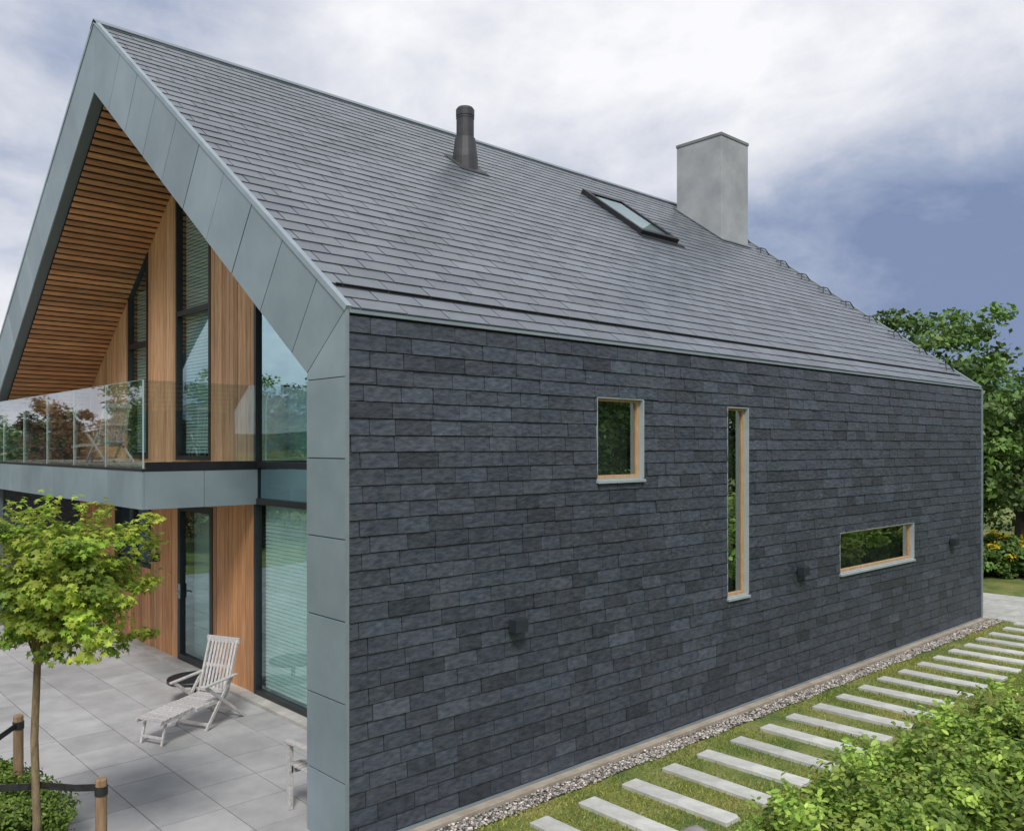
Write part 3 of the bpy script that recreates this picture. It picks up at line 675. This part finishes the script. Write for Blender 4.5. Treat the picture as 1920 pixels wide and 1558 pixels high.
# ================================================================ HEDGE SHRUBS
hm=[]
for k in range(3):
    me,Ch=leafy('foliage',(0,0,.38),(.72,.72,.40),120,70,.18,.064,OVATE,'leaf_hedge',20+k,shell=.45,flat=.55,bias=.60,bright=(.5,1.4),lump=.24,sprigs=190,splen=.20)
    hm.append((me,Ch))
hedge=[]
hr=random.Random(3)
for ix in range(8):
    for iy in range(3):
        x=2.40+ix*1.12+hr.uniform(-.15,.15)+0.25*iy; y=-3.18-iy*1.0+hr.uniform(-.12,.12)-(0.07*ix)
        hedge.append((x,y,hr.uniform(.84,1.04)*(1 if ix<4 else .85)))
def add_shrub(i,x,y,s,group,label):
    me,Ch=hm[i%3]
    e=empty('shrub',(x,y,-.03),i*1.9,label,'shrub',group); e.scale=(s,s,s)
    b=MB()
    for k in range(14):
        c=Vector(Ch[k*7]); b.tube([(0.03*math.cos(k),0.03*math.sin(k),-.02),c*.5+Vector((0,0,-.05)),c],[.016,.010,.003],5)
    b.obj('stem','bark_dark',e); meshobj('foliage',me,e)
for i,(x,y,s) in enumerate(hedge): add_shrub(i,x,y,s,'hedge shrubs beside the path','leafy light green hedge shrub beside the garden path')
for i in range(8): add_shrub(i,12.6+i*2.2,-5.6-(i%2)*.5,2.3,'tall garden shrubs across the lawn','tall green garden shrub mirrored in the windows')
bm=bmesh.new(); bmesh.ops.create_icosphere(bm,subdivisions=3,radius=1)
for v in bm.verts:
    p=v.co.copy(); f=1+.12*math.sin(p.x*4+1)+.1*math.sin(p.y*5)+.08*math.sin(p.z*6+p.x*3); v.co=Vector((p.x*.36*f,p.y*.26*f,max(p.z,-.4)*.2*f))
me=bpy.data.meshes.new('boulder'); bm.to_mesh(me); bm.free()
a=me.attributes.new('tone','FLOAT_COLOR','FACE'); a.data.foreach_set('color',np.ones(len(me.polygons)*4,dtype=np.float32)); me.materials.append(M['stone'])
o=bpy.data.objects.new('boulder',me); COL.objects.link(o); o.location=(1.75,-2.15,.12); tag(o,'grey weathered boulder lying beside the hedge','rock')

# ================================================================ BACKGROUND TREES
def bigtree(seed,m,rad=(3.0,3.0,3.1),cz=4.3,ncl=170,per=120,leaf=.18):
    me,C=leafy('crown',(0,0,cz),rad,ncl,per,.62,leaf,RHOMB,m,seed,shell=.35,flat=.6,bias=.5,bright=(.5,1.5),lump=.22)
    b=MB(); b.tube([(0,0,-.2),(.05,0,1),(0,.1,2.4),(.1,0,cz),(0,0,cz+rad[2]*.6)],[.26,.21,.18,.12,.04],10)
    for i in range(24):
        c=Vector(C[i*7]); a=Vector((0,0,random.uniform(1.6,cz))); b.tube([a,a.lerp(c,.5)+Vector((0,0,.25)),c],[.09,.05,.012],5)
    t=b.obj('trunk','bark_dark',None,smooth=True); return t.data,me,t
variants=[]
for sd,m in ((101,'leaf_tree'),(133,'leaf_tree'),(177,'leaf_copper')):
    td,cm,t=bigtree(sd,m); bpy.data.objects.remove(t); variants.append((td,cm))
def tree(v,loc,rot,s,label,cat='tree'):
    e=empty('tree' if v<2 else 'copper_tree',loc,rot,label,cat,'garden trees'); e.scale=s if isinstance(s,tuple) else (s,s,s)
    for nme,me in (('trunk',variants[v][0]),('crown',variants[v][1])): meshobj(nme,me,e)
G='broad green deciduous tree behind the lawn'
tree(0,(20.6,3.6,-.2),0.4,0.95,G); tree(1,(24.5,2.4,-.2),1.9,(.82,.82,.76),G); tree(0,(27,0.4,-.2),3.1,0.74,G)
tree(1,(29,8,-.2),2.2,0.9,G); tree(1,(34,3.2,-.2),0.8,0.72,G); tree(0,(30,-3.5,-.2),5,0.85,G)
R_='green garden tree standing across the lawn from windows'
for i,(x,y,s) in enumerate([(12,-10,.9),(18,-13,1.1),(25,-12,1.0),(31,-9,.9),(8,-13,1.0),(-6.5,20.5,.62),(-9.5,21.5,.7),(-8,25,.8),(-14,24,1.1),(-3,23,.6)]):
    tree(i%2,(x,y,-.1),i*1.1,s,R_)
tree(2,(-2.9,18.0,-.1),1,(.42,.42,.60),'copper leaved small tree across the terrace')
me,Cf=leafy('foliage',(0,0,.5),(.9,.9,.5),90,90,.25,.10,OVATE,'leaf_tree',61,shell=.4,bright=(.8,1.7))
mf,_=leafy('flowers',(0,0,.62),(.85,.85,.45),40,26,.16,.09,OVATE,'petal',62,shell=.8,bright=(.8,1.2))
for i,(x,y,fl) in enumerate([(19.6,2.6,0),(20.6,1.75,1),(21.2,1.0,1),(22.0,.2,1),(20.3,3.6,0),(22.8,-.8,0),(23.6,-1.9,0),(19.4,4.6,0),(18.9,5.6,0)]):
    e=empty('flowering_shrub' if fl else 'shrub',(x,y,-.03),i*2.1,'shrub with yellow flowers at the lawn edge' if fl else 'rounded green shrub at the far lawn edge','shrub')
    b=MB()
    for k in range(8): c=Vector(Cf[k*8]); b.tube([(0,0,0),c*.5,c],[.02,.012,.004],5)
    b.obj('stem','bark_dark',e); meshobj('foliage',me,e)
    if fl: meshobj('flowers',mf,e)
b=MB(); K=120
for k in range(K):
    a0=2*math.pi*k/K; a1=2*math.pi*(k+1)/K; R0=520
    hh=lambda a:10+5*math.sin(a*5)+3*math.sin(a*13+1)+2*math.sin(a*29)
    b.poly([(R0*math.cos(a0),R0*math.sin(a0),-1),(R0*math.cos(a1),R0*math.sin(a1),-1),((R0+60)*math.cos(a1),(R0+60)*math.sin(a1),hh(a1)),((R0+60)*math.cos(a0),(R0+60)*math.sin(a0),hh(a0))])
o=b.obj('hills','hill',smooth=True); tag(o,kind='structure')

# ================================================================ WORLD
SUN_EL=math.radians(50); SUN_AZ=math.radians(218)
wd=bpy.data.worlds.new('World'); scene.world=wd; wd.use_nodes=True; t=wd.node_tree; t.nodes.clear()
out=N(t,'ShaderNodeOutputWorld'); bg=N(t,'ShaderNodeBackground'); L(t,bg.outputs[0],out.inputs[0])
sky=N(t,'ShaderNodeTexSky'); sky.sky_type='NISHITA'; sky.sun_disc=False; sky.sun_elevation=SUN_EL; sky.sun_rotation=SUN_AZ; sky.dust_density=3
sk_s=N(t,'ShaderNodeVectorMath',operation='SCALE'); sk_s.inputs['Scale'].default_value=0.09; L(t,sky.outputs[0],sk_s.inputs[0])
tc=N(t,'ShaderNodeTexCoord'); sp=N(t,'ShaderNodeSeparateXYZ'); L(t,tc.outputs['Generated'],sp.inputs[0])
zc=N(t,'ShaderNodeMath',operation='MAXIMUM'); L(t,sp.outputs[2],zc.inputs[0]); zc.inputs[1].default_value=0.0
za=N(t,'ShaderNodeMath',operation='ADD'); L(t,zc.outputs[0],za.inputs[0]); za.inputs[1].default_value=0.45
dx=N(t,'ShaderNodeMath',operation='DIVIDE'); L(t,sp.outputs[0],dx.inputs[0]); L(t,za.outputs[0],dx.inputs[1])
dy=N(t,'ShaderNodeMath',operation='DIVIDE'); L(t,sp.outputs[1],dy.inputs[0]); L(t,za.outputs[0],dy.inputs[1])
cb=N(t,'ShaderNodeCombineXYZ'); L(t,dx.outputs[0],cb.inputs[0]); L(t,dy.outputs[0],cb.inputs[1]); L(t,sp.outputs[2],cb.inputs[2])
def cnoise(sc,det,dist,off):
    mpn=N(t,'ShaderNodeMapping'); mpn.inputs['Location'].default_value=off; L(t,cb.outputs[0],mpn.inputs[0])
    n_=N(t,'ShaderNodeTexNoise'); n_.inputs['Scale'].default_value=sc; n_.inputs['Detail'].default_value=det; n_.inputs['Roughness'].default_value=0.57; n_.inputs['Distortion'].default_value=dist; L(t,mpn.outputs[0],n_.inputs['Vector']); return n_.outputs['Fac']
def add(a,b_): 
    m=N(t,'ShaderNodeMath',operation='ADD'); L(t,a,m.inputs[0]); L(t,b_,m.inputs[1]); return m.outputs[0]
def mad(a,k,c):
    m=N(t,'ShaderNodeMath',operation='MULTIPLY_ADD'); L(t,a,m.inputs[0]); m.inputs[1].default_value=k; m.inputs[2].default_value=c; return m.outputs[0]
def dotdir(v,lo,hi,amp):
    d=N(t,'ShaderNodeVectorMath',operation='DOT_PRODUCT'); L(t,tc.outputs['Generated'],d.inputs[0]); vv=Vector(v).normalized(); d.inputs[1].default_value=vv
    m=N(t,'ShaderNodeMapRange'); m.interpolation_type='SMOOTHSTEP'; m.inputs['From Min'].default_value=lo; m.inputs['From Max'].default_value=hi; m.inputs['To Max'].default_value=amp; L(t,d.outputs['Value'],m.inputs['Value']); return m.outputs[0]
v=add(mad(cnoise(1.5,8,0.2,(3.1,1.7,0)),1.5,-0.25),mad(cnoise(5.0,8,0.3,(0.4,5.2,1)),0.55,-0.275))
v=add(v,dotdir((.72,.62,.36),0.91,1.0,0.20))
v=add(v,dotdir((0.96,.36,.20),0.955,1.0,-0.26))
v=add(v,dotdir((.33,1.05,.12),0.86,1.0,0.13))
cr=N(t,'ShaderNodeValToRGB'); L(t,v,cr.inputs[0]); e=cr.color_ramp.elements
e[0].position=0.12; e[0].color=(0.20,0.26,0.42,1); e[1].position=0.80; e[1].color=(0.93,0.93,0.95,1)
x=e.new(0.32); x.color=(0.35,0.41,0.55,1); x=e.new(0.50); x.color=(0.59,0.62,0.71,1)
mx=N(t,'ShaderNodeMix',data_type='RGBA'); mx.inputs[0].default_value=0.95; L(t,sk_s.outputs[0],mx.inputs[6]); L(t,cr.outputs[0],mx.inputs[7])
L(t,mx.outputs[2],bg.inputs[0]); bg.inputs[1].default_value=1.08

sun=bpy.data.lights.new('sun','SUN'); sun.energy=2.9; sun.angle=math.radians(17); sun.color=(1,.975,.935)
so=bpy.data.objects.new('sun',sun); COL.objects.link(so)
sdir=Vector((math.sin(SUN_AZ)*math.cos(SUN_EL),math.cos(SUN_AZ)*math.cos(SUN_EL),math.sin(SUN_EL)))
so.rotation_euler=sdir.to_track_quat('Z','Y').to_euler(); so.location=sdir*50

# ================================================================ CAMERA
cam=bpy.data.cameras.new('camera'); co=bpy.data.objects.new('camera',cam); COL.objects.link(co); scene.camera=co
co.location=(-3.766,-6.064,3.3); co.rotation_euler=(math.radians(90),0,-math.atan2(0.6788,0.7343))
cam.sensor_width=36; cam.lens=36*1618.5/1920; cam.shift_y=58/1920; cam.clip_start=0.05; cam.clip_end=4000
scene.view_settings.view_transform='Standard'; scene.view_settings.look='None'; scene.view_settings.exposure=0
